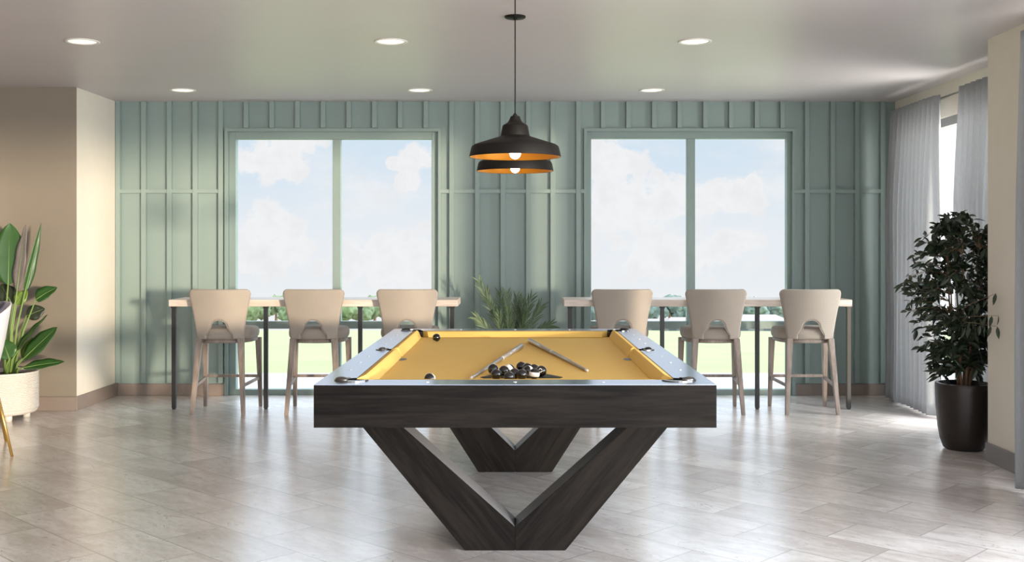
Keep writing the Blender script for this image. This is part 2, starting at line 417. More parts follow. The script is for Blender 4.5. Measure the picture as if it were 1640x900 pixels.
# flat casings around the windows
def casing(x0, x1, zt, n):
    bm = bmesh.new(); w = 5*FW/F
    box(bm, x0-w, x0, FW-.035, FW, 0, zt+w); box(bm, x1, x1+w, FW-.035, FW, 0, zt+w); box(bm, x0, x1, FW-.035, FW, zt, zt+w)
    return struct('trim_%d' % n, bm, TRIMT)
casing(O1[0], O1[1], O1[3], 2); casing(O2[0], O2[1], O2[3], 3)
def far_window(n, x0, x1, zt, gx, gtop):
    root = empty('window_%d' % n, ((x0+x1)/2, FW+.05, 0)); root['kind'] = 'structure'
    cx = (x0+x1)/2; ya, yb = -.035, .05
    g = [fx(p)-cx for p in gx]; X0, X1 = x0-cx, x1-cx
    bm = bmesh.new()
    box(bm, X0, g[0], ya, yb, 0, zt, bev=.003, seg=1); box(bm, g[3], X1, ya, yb, 0, zt, bev=.003, seg=1)
    box(bm, g[0], g[3], ya, yb, fz(gtop), zt); box(bm, g[0], g[3], ya, yb, 0, fz(624))
    obj('window_frame', bm, TRIMT, root)
    obj('mullion', bx(g[1], g[2], ya+.005, yb, fz(624), fz(gtop), bev=.003, seg=1), TRIMT, root)
    for a, b in ((g[0], g[1]), (g[2], g[3])):
        obj('transom', bx(a, b, ya+.01, yb-.004, fz(526.8), fz(514.8)), TRIMT, root)
        obj('pane', bx(a, b, .0, .012, fz(514.8), fz(gtop)), GLASS, root)
        obj('pane', bx(a, b, .0, .012, fz(624), fz(526.8)), GLASS, root)
far_window(1, *O1[:2], O1[3], (377, 532, 545, 691), 222.5)
far_window(2, *O2[:2], O2[3], (947, 1101, 1114, 1261), 221.5)

# left: short return wall and the taupe wall facing the camera
struct('wall_left', bx(-7.2, XL, LB, FW, 0, CH), WHITEW)
bm = bx(-7.2, XL+.002, LB-.012, LB, 0, CH); struct('wall_front', bm, BEIGE)
struct('wall_left.001', bx(-7.36, -7.2, -4.5, LB, 0, CH), BEIGE)
# right wall with the tall window, then the pier nearer the camera
RW = (7.15, 9.35, 0.06, 2.38)
bm = bmesh.new()
box(bm, XR, XR+WT, RW[1], FW, 0, CH); box(bm, XR, XR+WT, YC, RW[0], 0, CH)
box(bm, XR, XR+WT, RW[0], RW[1], RW[3], CH); box(bm, XR, XR+WT, RW[0], RW[1], 0, RW[2])
struct('wall_right', bm, WHITEW)
root = empty('window_3', (XR+.06, (RW[0]+RW[1])/2, 0)); root['kind'] = 'structure'
hy = (RW[1]-RW[0])/2; bm = bmesh.new()
box(bm, -.03, .04, -hy, -hy+.06, RW[2], RW[3]); box(bm, -.03, .04, hy-.06, hy, RW[2], RW[3])
box(bm, -.03, .04, -hy+.06, hy-.06, RW[3]-.07, RW[3]); box(bm, -.03, .04, -hy+.06, hy-.06, RW[2], RW[2]+.06)
obj('window_frame', bm, WFRAME, root)
obj('mullion', bx(-.02, .035, -.56, -.51, RW[2]+.06, RW[3]-.07), WFRAME, root)
obj('pane', bx(0, .01, -hy+.06, -.56, RW[2]+.06, RW[3]-.07), GLASS, root)
obj('pane', bx(0, .01, -.51, hy-.06, RW[2]+.06, RW[3]-.07), GLASS, root)
# pier
PY0 = 5.95
struct('wall_right.001', bx(XC, XR+WT, PY0, YC, 0, CH), WHITEW)
struct('wall_right.002', bx(XC, XC+WT, -4.5, PY0, 2.58, CH), WHITEW)       # head over the near window wall
root = empty('window_4', (XC+.06, 0, 0)); root['kind'] = 'structure'
bm = bmesh.new()
box(bm, -.03, .05, -4.5, PY0, 2.53, 2.58); box(bm, -.03, .05, -4.5, PY0, 0, .05)
obj('window_frame', bm, WFRAME, root)
for y in (-4.3, -2.75, -1.2, .35, 1.9, 3.45, 5.0): obj('mullion', bx(-.025, .045, y-.03, y+.03, .05, 2.53), WFRAME, root)
# baseboards
bm = bmesh.new(); BH = .105
for a, b in ((XL+.018, O1[0]-.03), (O1[1]+.03, O2[0]-.03), (O2[1]+.03, XR-.018)): box(bm, a, b, FW-.02, FW, 0, BH, bev=.003, seg=1)
struct('baseboard_back', bm, BASE)
struct('baseboard_left', bx(XL, XL+.018, LB-.03, FW, 0, .115, bev=.003, seg=1), BASE)
struct('baseboard_front', bx(-7.2, XL+.0, LB-.03, LB-.012, 0, .115, bev=.003, seg=1), BASE)
struct('baseboard_right', bx(XR-.018, XR, YC, FW, 0, .105, bev=.003, seg=1), BASEG)
struct('baseboard_right.001', bx(XC-.018, XC, PY0, YC, 0, .115, bev=.003, seg=1), BASEG)

# ------------------------------------------------------------------ outside
struct('terrace', bx(-14, 14, FW+WT, 11.7, -.14, -.02), TERR)
def slope_z(d): return -.10-(d-11.7)*.0745
bm = bmesh.new(); N = 40
for sx in range(2): pass
rows = []
for i in range(N+1):
    d = 11.7+(170-11.7)*(i/N)**2
    rows.append([bm.verts.new((x, d, slope_z(d)+.03*noise.noise(Vector((x*.3, d*.3, 0))))) for x in [-90+180*j/24 for j in range(25)]])
for a, b in zip(rows[:-1], rows[1:]):
    for j in range(24): bm.faces.new((a[j], a[j+1], b[j+1], b[j]))
tag(obj('lawn', bm, GRASS, None, True), kind='structure')
def crown_mesh(seed, w, h):
    rnd = random.Random(seed); bm = bmesh.new()
    for k in range(9):
        r = w*rnd.uniform(.22, .34)
        c = Vector((rnd.uniform(-.36, .36)*w, rnd.uniform(-.3, .3)*w, h*rnd.uniform(.40, .78)))
        if k == 0: c = Vector((0, 0, h*.72)); r = w*.36
        ret = bmesh.ops.create_icosphere(bm, subdivisions=3, radius=r, matrix=Matrix.Translation(c))
        for v in ret['verts']:
            n = noise.noise(v.co*2.2+Vector((seed, 0, 0)))+.5*noise.noise(v.co*5)
            v.co += (v.co-c).normalized()*n*r*.45
    return bm
def tree(x, d, w, h, seed, m, label):
    t = empty('tree', (x, d, slope_z(min(d, 170))-.2)); tag(t, label, 'tree', 'trees beyond the lawn')
    obj('crown', crown_mesh(seed, w, h), m, t, True)
    bm = bmesh.new(); tube(bm, [(0, 0, 0), (.05, 0, h*.25), (0, 0, h*.55)], [.3, .22, .15], 8); obj('trunk', bm, BARK, t)
TL = [('left pane of the left window', 386), ('left pane of the left window', 408), ('left pane of the left window', 442), ('left pane of the left window', 466), ('left pane of the left window', 492),
      ('left pane of the left window', 524), ('right pane of the left window', 556), ('right pane of the left window', 578), ('right pane of the left window', 600), ('right pane of the left window', 632), ('right pane of the left window', 668),
      ('left pane of the right window', 960), ('left pane of the right window', 1000), ('left pane of the right window', 1040), ('left pane of the right window', 1072), ('left pane of the right window', 1098),
      ('right pane of the right window', 1128), ('right pane of the right window', 1176), ('right pane of the right window', 1205), ('right pane of the right window', 1242)]
ords = ['first', 'second', 'third', 'fourth', 'fifth', 'sixth']
cnt = {}
for i, (pane, px) in enumerate(TL):
    d = 172+(i % 3)*6; k = cnt.get(pane, 0); cnt[pane] = k+1
    right = px > 900
    h = (4.7, 4.3, 5.0, 4.5)[i % 4]*(1.0 if not right else 1.0); w = 4.2+(i*13 % 5)*.15-.6
    tree((px-CX)*d/F, d, w, h, i*3.1, TREE2 if right else TREE,
         '%s %s tree from left in the %s' % (ords[k], 'blue green' if right else 'round green', pane))
def house(px, d, w, h, rise, label):
    x = (px-CX)*d/F; z = slope_z(d)-.25
    t = empty('house', (x, d, z)); tag(t, label, 'house', 'low houses beyond the lawn')
    obj('wall', bx(-w/2, w/2, 0, 6, 0, h), HWALL, t)
    bm = bmesh.new(); o = .5
    e = [bm.verts.new(p) for p in ((-w/2-o, -o, h), (w/2+o, -o, h), (w/2+o, 6+o, h), (-w/2-o, 6+o, h))]
    r = [bm.verts.new(p) for p in ((-w/4, 3, h+rise), (w/4, 3, h+rise))]
    bm.faces.new((e[0], e[1], r[1], r[0])); bm.faces.new((e[1], e[2], r[1])); bm.faces.new((e[2], e[3], r[0], r[1])); bm.faces.new((e[3], e[0], r[0])); bm.faces.new(e[::-1])
    obj('roof', bm, ROOF, t)
    for q in (-.3, 0.05, .32): obj('window', bx(w*q-.5, w*q+.5, -.06, 0, h*.35, h*.8), HWIN, t)
house(1094, 146, 4.6, .8, 1.1, 'low pale house with hipped roof beside the mullion of the right window')
house(1224, 140, 8.6, 1.0, 1.2, 'largest pale hipped roof house at right edge of the right window')
house(1047, 162, 4.2, .8, 1.0, 'small pale roofed house half hidden behind a stool back in right window')

# ------------------------------------------------------------------ billiard table
TX = .80; T0 = 4.327; T1 = 7.23; TM = (T0+T1)/2; TZ = .80; UZ = .629; RWD = .14; BEDZ = .76
tab = empty('pool_table', (0, TM, 0)); tag(tab, 'black oak pool table with mustard gold cloth on two V shaped bases', 'pool table')
HY2 = (T1-T0)/2
# apron: four mitred boards round the playfield
def apron(bm):
    b = .05
    return bm
ap = bmesh.new()
o4 = [(-TX, -HY2), (TX, -HY2), (TX, HY2), (-TX, HY2)]; i4 = [(-TX+.05, -HY2+.05), (TX-.05, -HY2+.05), (TX-.05, HY2-.05), (-TX+.05, HY2-.05)]
prism(ap, [o4, i4], UZ, TZ-.002); obj('apron', ap, DWOOD, tab)
obj('underside', bx(-TX+.05, TX-.05, -HY2+.05, HY2-.05, UZ+.01, UZ+.05), DWOOD, tab)
# rail top with pocket cut-outs
XI = TX-RWD; YI = HY2-.16; PR = .062
def arc(cx, cy, a0, a1, r, n=14): return [(cx+r*math.cos(a0+(a1-a0)*i/n), cy+r*math.sin(a0+(a1-a0)*i/n)) for i in range(n+1)]
inner = []
q = PI/2
inner += arc(-XI, -YI, q, 2*PI, PR)          # near-left: cut round the outside of the corner
inner += arc(XI, -YI, PI, 2.5*PI, PR)
inner += arc(XI, 0, -q, -q-PI, .05) [:0]
def side_pocket(x, sgn):
    r = .045; c = x+sgn*.012
    if sgn > 0: return [(x, -r)]+arc(c, 0, -q, q, r)+[(x, r)]
    return [(x, r)]+arc(c, 0, q, 3*q, r)+[(x, -r)]
inner += side_pocket(XI, 1)
inner += arc(XI, YI, -q, PI, PR)
inner += arc(-XI, YI, 0, 1.5*PI, PR)
inner += side_pocket(-XI, -1)
def clean(l):
    out = []
    for p in l:
        if not out or (Vector(p)-Vector(out[-1])).length > 1e-5: out.append(p)
    if (Vector(out[0])-Vector(out[-1])).length < 1e-5: out.pop()
    return out
inner = clean(inner)
bm = bmesh.new(); prism(bm, [o4, inner[::-1]], TZ-.002, TZ); 
rt = obj('rail_top', bm, RAIL, tab)
# bed
obj('bed', bx(-XI+.004, XI-.004, -YI-.0+.004, YI-.004, .69, BEDZ), CLOTH, tab)
# cushions: top strip sloping down, then the nose face down to the bed
def cushion(p0, p1, inward, trim0, trim1, lift=.009):
    """p0->p1 along the rail edge, inward = unit vector to the playfield"""
    p0 = Vector((*p0, 0)); p1 = Vector((*p1, 0)); t = (p1-p0).normalized(); n = Vector((*inward, 0))
    prof = [(0, TZ-.003), (.031, TZ+lift), (.041, TZ+lift-.006), (.060, BEDZ+.0015), (.0, BEDZ+.0015)]
    bm = bmesh.new(); K = 10; rows = []
    Ln = (p1-p0).length
    for i in range(K+1):
        # rounded angled ends
        s = i/K
        row = []
        for off, z in prof:
            a = trim0*min(1, off/.05)*.9; b = trim1*min(1, off/.05)*.9
            row.append(bm.verts.new(p0+t*(a+(Ln-a-b)*s)+n*off+Vector((0, 0, z))))
        rows.append(row)
    m = len(prof)
    for a, b in zip(rows[:-1], rows[1:]):
        for k in range(m): bm.faces.new((a[k], a[(k+1) % m], b[(k+1) % m], b[k]))
    bm.faces.new(rows[0]); bm.faces.new(rows[-1][::-1])
    bmesh.ops.bevel(bm, geom=[e for e in bm.edges if len(e.link_faces) == 2 and e.calc_face_angle(0) > 1.0 and max(v.co.z for v in e.verts) > BEDZ+.02 and e not in rows[0][0].link_edges], offset=.004, segments=2, affect='EDGES')
    o = obj('cushion', bm, CLOTH, tab); return smooth_by_angle(o, 40)
g = .062
for s in (-1, 1):
    cushion((s*XI, -YI+g), (s*XI, -.022), (-s, 0), .045, .012)
    cushion((s*XI, .022), (s*XI, YI-g), (-s, 0), .016, .045)
    cushion((-XI+g, s*YI), (XI-g, s*YI), (0, -s), .045, .045, -.001)
# pockets: leather cups with a nickel plate on the rail
def pocket(x, y, r, kind):
    bm = bmesh.new()
    lathe(bm, [(r, TZ-.006), (r, TZ-.10), (r*.75, TZ-.135), (0, TZ-.14), (0, TZ-.146), (r*.78, TZ-.141), (r+.004, TZ-.10), (r+.004, TZ-.006), (r, TZ-.006)], 32)
    p = obj('pocket', bm, BLACK, tab, True, (x, y, 0)); return p
for sx in (-1, 1):
    for sy in (-1, 1):
        pocket(sx*XI, sy*YI, PR-.005, 'corner')
        # plate: pointed lens that follows the cut-out
        bm = bmesh.new(); ang = math.atan2(sy, sx)
        outer = []; innr = []
        for i in range(21):
            a = -1.9+3.8*i/20; w = .020*math.cos(a*PI/3.8)**.8 if abs(a) < 1.9 else 0
            outer.append(((PR+.004+max(w, .0008))*math.cos(ang+a), (PR+.004+max(w, .0008))*math.sin(ang+a)))
            innr.append(((PR-.010)*math.cos(ang+a), (PR-.010)*math.sin(ang+a)))
        prism(bm, [outer+innr[::-1]], TZ+.0002, TZ+.004)
        obj('pocket_plate', bm, PLATE, tab, False, (sx*XI, sy*YI, 0))
        # leather tongue folded over the plate
        bm = bmesh.new(); ret = bmesh.ops.create_uvsphere(bm, u_segments=20, v_segments=12, radius=1)
        for v in bm.verts: v.co = Vector((v.co.x*.034, v.co.y*.022, max(v.co.z, -.2)*.013))
        bm.transform(Matrix.Translation((sx*XI+sx*.050, sy*YI+sy*.028, TZ+.004)) @ Matrix.Rotation(ang+q, 4, 'Z'))
        obj('pocket_tongue', bm, PLATE if sy < 0 else BLACK, tab, True)
    pocket(sx*(XI+.012), 0, .040, 'side')
    bm = bmesh.new(); outer = []; innr = []
    for i in range(21):
        a = -1.5+3.0*i/20; w = .020*math.cos(a*PI/3.0)**.8 if abs(a) < 1.5 else 0
        outer.append(((.047+max(w, .0008))*math.cos(a+(0 if sx > 0 else PI)), (.047+max(w, .0008))*math.sin(a+(0 if sx > 0 else PI))))
        innr.append((.036*math.cos(a+(0 if sx > 0 else PI)), .036*math.sin(a+(0 if sx > 0 else PI))))
    prism(bm, [outer+innr[::-1]], TZ+.0002, TZ+.004); obj('pocket_plate', bm, PLATE, tab, False, (sx*(XI+.012), 0, 0))
    bm = bmesh.new(); bmesh.ops.create_uvsphere(bm, u_segments=20, v_segments=12, radius=1)
    for v in bm.verts: v.co = Vector((v.co.x*.020, v.co.y*.030, max(v.co.z, -.2)*.012))
    obj('pocket_tongue', bm, PLATE if sx < 0 else BLACK, tab, True, (sx*(XI+.045), 0, TZ+.003))
    bm = bmesh.new()
    pts = [(sx*(XI-.070)+.026*math.cos(2*PI*i/24), -.11+.055*math.sin(2*PI*i/24)) for i in range(24)]
    prism(bm, [pts], BEDZ+.0002, BEDZ+.0012); obj('pocket_mouth', bm, BLACK, tab)
# sights
def sight(x, y):
    bm = bmesh.new(); prism(bm, [[(x+.0075*math.cos(2*PI*i/16), y+.011*math.sin(2*PI*i/16)) for i in range(16)]], TZ+.0001, TZ+.0012)
    obj('sight', bm, SIGHT, tab)
for s in (-1, 1):
    for d in (4.84, 5.147, 5.44, 6.146, 6.43, 6.74): sight(s*.732, d-TM)
for x in (-.355, 0, .355): sight(x, 4.41-TM); sight(x, 7.15-TM)
# V bases
def beam(pts, y0, y1, sx):
    """pts in (x, z): outer-bottom, outer-top, inner-top, vertex(, bottom centre)"""
    P = [Vector((sx*x, 0, z)) for x, z in pts]
    ax = (P[1]-P[0]).normalized(); ang = math.atan2(ax.z, ax.x)
    R = Matrix.Rotation(-ang, 4, 'Y'); Ri = R.inverted(); c = P[0]
    bm = bmesh.new(); lo = [Ri @ (p-c) for p in P]
    n = len(lo); a = [bm.verts.new((v.x, y0, v.z)) for v in lo]; b = [bm.verts.new((v.x, y1, v.z)) for v in lo]
    bm.faces.new(a); bm.faces.new(b[::-1])
    for i in range(n):
        f = bm.faces.new((a[i], b[i], b[(i+1) % n], a[(i+1) % n]))
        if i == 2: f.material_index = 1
    bmesh.ops.bevel(bm, geom=list(bm.edges), offset=.0025, segments=2, affect='EDGES')
    o = obj('leg', bm, [DWOOD, INNER_SHEEN], tab); o.location = c; o.rotation_euler = (0, -ang, 0)
    return o
zt = UZ+.004
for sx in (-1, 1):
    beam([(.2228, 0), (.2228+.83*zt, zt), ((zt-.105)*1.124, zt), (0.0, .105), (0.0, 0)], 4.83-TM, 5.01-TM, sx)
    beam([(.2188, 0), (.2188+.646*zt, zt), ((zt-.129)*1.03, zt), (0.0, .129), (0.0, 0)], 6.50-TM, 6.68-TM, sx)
bm = bmesh.new()
for y, z in ((4.92, .105), (6.59, .129)):
    hexa(bm, [(-.045, y-TM-.06, z+.004), (.045, y-TM-.06, z+.004), (.045, y-TM+.085, z+.004), (-.045, y-TM+.085, z+.004)][:4],
         [(-.045, y-TM-.06, z+.030), (.045, y-TM-.06, z+.030), (.045, y-TM+.085, z+.030), (-.045, y-TM+.085, z+.030)])
bm.free()

# ------------------------------------------------------------------ balls, triangle, cues
BR = .0245
def ball_mesh(kind, seed):
    bm = bmesh.new(); bmesh.ops.create_uvsphere(bm, u_segments=40, v_segments=24, radius=BR)
    for f in bm.faces:
        c = f.calc_center_median().normalized()
        if kind == 'stripe' and abs(c.z) < .42: f.material_index = 1
        if abs(c.x) > .93: f.material_index = 1
        if kind == 'spot' and c.x > .965: f.material_index = 0
        if kind == 'white': f.material_index = 1
    R = Euler((random.Random(seed).uniform(0, 6), random.Random(seed+1).uniform(0, 6), random.Random(seed+2).uniform(0, 6))).to_matrix().to_4x4()
    if kind == 'spot': R = Euler((0, -.25, -1.75)).to_matrix().to_4x4()
    if kind == 'solid': R = Euler((.4, .2, PI/2)).to_matrix().to_4x4() @ Matrix.Rotation(PI/2, 4, 'Y')
    bm.transform(R); return bm
MT = .004
balls = [ (-.083, 4.79, 0, 'solid', 'black pool ball at the left front of the cluster beside the cue tip'),
 (-.101, 5.00, 0, 'solid', 'black pool ball at far left of the cluster against the left cue'),
 (-.050, 4.892, 1, 'solid', 'black pool ball second from left in front row of the cluster'),
 (-.027, 4.96, 1, 'stripe', 'white striped pool ball in the left middle of the cluster'),
 (-.002, 4.826, 0, 'solid', 'black pool ball at the very centre of the cluster'),
 (.0297, 4.79, 0, 'solid', 'black pool ball just right of centre in front row'),
 (.0845, 4.82, 0, 'stripe', 'black and white striped pool ball at right front of the cluster'),
 (.117, 4.893, 1, 'spot', 'rightmost pool ball of the cluster with a white number spot facing out'),
 (-.026, 4.70, 0, 'solid', 'black pool ball in front of the triangle half hidden by the near rail'),
 (.029, 5.06, 1, 'solid', 'rearmost black pool ball in the middle of the cluster'),
 (.0564, 5.00, 1, 'solid', 'black pool ball behind the white striped one right of centre'),
 (.0863, 4.955, 1, 'solid', 'black pool ball in the right rear of the cluster'),
 (.0586, 4.90, 1, 'stripe', 'striped pool ball showing a white band right of centre'),
 (-.485, 6.72, 0, 'solid', 'lone black pool ball by the far left corner pocket'),
 (-.363, 4.64, 0, 'stripe', 'lone black pool ball behind the near rail at left')]
for i, (x, y, up, k, lab) in enumerate(balls):
    o = obj('pool_ball', ball_mesh(k, i*5), [BALLB, BALLW], None, True, (x, y, BEDZ+BR+(MT if up else 0)+.0002))
    tag(o, lab, 'ball', 'pool balls on the gold cloth')
bm = bmesh.new()
def tri(s, c=(.025, 4.975)): return [(c[0]+(x-c[0])*s, c[1]+(y-c[1])*s) for x, y in ((-.165, 4.862), (.222, 4.862), (.030, 5.20))]
prism(bm, [tri(1)], BEDZ+.0003, BEDZ+MT)
bmesh.ops.bevel(bm, geom=[e for e in bm.edges if abs(e.verts[0].co.z-e.verts[1].co.z) > .002], offset=.02, segments=4, affect='EDGES')
tag(obj('ball_triangle', bm, BLACK), 'flat black triangle lying on the gold cloth under the pool balls', 'ball rack')
def cue(b, t, label):
    b = Vector(b); t = Vector(t); root = empty('pool_cue', b); tag(root, label, 'cue', 'pool cues on the table')
    v = t-b; f = lambda s: v*s
    rr = lambda s: .0145*(1-s)+.0062*s
    bm = bmesh.new(); tube(bm, [f(.012), f(.2), f(.448)], [rr(0), rr(.2), rr(.448)], 20); obj('butt', bm, CUE, root, True)
    bm = bmesh.new(); tube(bm, [f(0), f(.012)], [rr(0)*.8, rr(0)], 20); obj('bumper', bm, CUER, root)
    bm = bmesh.new(); tube(bm, [f(.448), f(.462)], [rr(.44)*1.03, rr(.46)*1.03], 20); obj('joint_ring', bm, CUER, root, True)
    bm = bmesh.new(); tube(bm, [f(.462), f(.7), f(.982)], [rr(.462), rr(.7), rr(.982)], 20); obj('shaft', bm, CUE, root, True)
    bm = bmesh.new(); tube(bm, [f(.982), f(1)], [rr(.982)*1.02, rr(1)], 16); obj('tip', bm, CUER, root, True)
cue((.038, 6.276, BEDZ+.0152), (-.195, 4.816, BEDZ+.0072), 'silver grey pool cue at left with its tip toward the near rail')
cue((.086, 6.627, BEDZ+.0152), (.338, 5.10, BEDZ+.0072), 'silver grey pool cue at right angled toward the right rail')

# ------------------------------------------------------------------ pendant lamps
def pendant(y, label):
    z0 = 1.774; k = .002968
    root = empty('pendant_lamp', (0, y, 0)); tag(root, label, 'pendant lamp', 'pendant lamps over the pool table')
    P = lambda hp, dy: (hp*k, z0+dy*k)
    prof = [P(73.5, 0), P(73.2, 2), P(70.5, 14), P(69, 17), P(65, 19.5), P(45, 26), P(26, 32), P(23.5, 33.5), P(23, 36), P(20.5, 49), P(19, 51), P(16, 52.5), P(12, 55), P(9.5, 59), P(8, 63), P(7, 65), P(4, 65.5)]
    inn = [(max(r-.004, .003), z-.003) for r, z in prof]; inn[0] = (prof[0][0]-.002, prof[0][1])
    bm = bmesh.new(); lathe(bm, prof, 72); lathe(bm, [prof[0], (prof[0][0]-.001, z0-.001), inn[0]], 72)
    smooth_by_angle(obj('lamp_shade', bm, LAMPB, root), 30)
    bm = bmesh.new(); lathe(bm, inn[:16]+[(0, inn[15][1])], 72); smooth_by_angle(obj('shade_lining', bm, GOLDI, root), 40)
    bm = bmesh.new(); zb = 1.790; r = .027
    lathe(bm, [(0, zb-r)]+[(r*math.sin(a), zb-r*math.cos(a)) for a in [PI*i/14 for i in range(1, 11)]]+[(.014, zb+.04), (.013, zb+.06), (0, zb+.06)], 32)
    obj('bulb', bm, BULB, root, True)
    bm = bmesh.new(); lathe(bm, [(0, zb+.058), (.018, zb+.058), (.018, zb+.12), (0, zb+.12)], 24); obj('socket', bm, LAMPB, root, True)
    bm = bmesh.new(); zc = prof[-1][1]
    lathe(bm, [(0, zc-.004), (.012, zc-.004), (.012, zc+.004), (.006, zc+.010), (.0028, zc+.016), (.0028, CH-.016), (0, CH-.016)], 14); obj('cord', bm, LAMPB, root, True)
    bm = bmesh.new(); lathe(bm, [(0, CH-.020), (.010, CH-.020), (.014, CH-.012), (.055, CH-.011), (.060, CH-.007), (.060, CH), (0, CH)], 40); obj('ceiling_rose', bm, LAMPB, root, True)
pendant(5.18, 'nearer black pendant lamp with gold lining hanging over the pool table')
pendant(6.17, 'farther black pendant lamp half hidden below the nearer shade')

# downlights
spots = [(132, 66, 'left recessed downlight of the nearer ceiling row'), (626, 66, 'middle recessed downlight of the nearer ceiling row'), (1113, 66, 'right recessed downlight of the nearer ceiling row'),
         (293, 144, 'left recessed downlight of the row close to teal wall'), (672, 144, 'middle recessed downlight of the row close to teal wall'), (1044, 144, 'right recessed downlight of the row close to teal wall')]
proto = None
for px, py, lab in spots:
    d = (CH-EYE)*F/(HY-py); x = (px-CX)*d/F
    if proto is None:
        proto = t = empty('downlight')
        bm = bmesh.new(); lathe(bm, [(.106, 0), (.106, -.004), (.100, -.007), (.090, -.006), (.086, -.001), (.086, 0), (.106, 0)], 48); obj('trim_ring', bm, TRIMW, t, True)
        bm = bmesh.new(); lathe(bm, [(0, -.0035), (.05, -.003), (.0862, -.001), (.0862, 0), (0, 0)], 48); obj('diffuser', bm, DIFF, t, True)
    else: t = copy_tree(proto)
    t.location = (x, d, CH-.0005); tag(t, lab, 'downlight', 'recessed ceiling downlights')

# ------------------------------------------------------------------ high tables
def high_table(x0, x1, legs, label):
    root = empty('high_table', ((x0+x1)/2, 9.0, 0)); tag(root, label, 'high table', 'high tables along the windows'); cx = (x0+x1)/2
    obj('tabletop', bx(x0-cx, x1-cx, -.16, .30, .857, .912, bev=.003, seg=1), TOPW, root)
    for px in legs:
        x = (px-CX)*9.0/F-cx
        l = obj('leg', bx(x-.017, x+.017, -.017, .017, .012, .842, bev=.002, seg=1), LEGM, root)
        obj('bracket', bx(x-.022, x+.022, -.022, .022, .835, .857, bev=.002, seg=1), LEGM, l)
        obj('foot', bx(x-.013, x+.013, -.013, .013, 0, .014), LEGM, l)
high_table((270-CX)*8.84/F, (733-CX)*8.84/F, (279, 426, 577, 724), 'long pale wood high table on black legs under the left window')
high_table((903.5-CX)*8.84/F, (1365-CX)*8.84/F, (913, 1060.4, 1212.6, 1359), 'long pale wood high table on black legs under the right window')

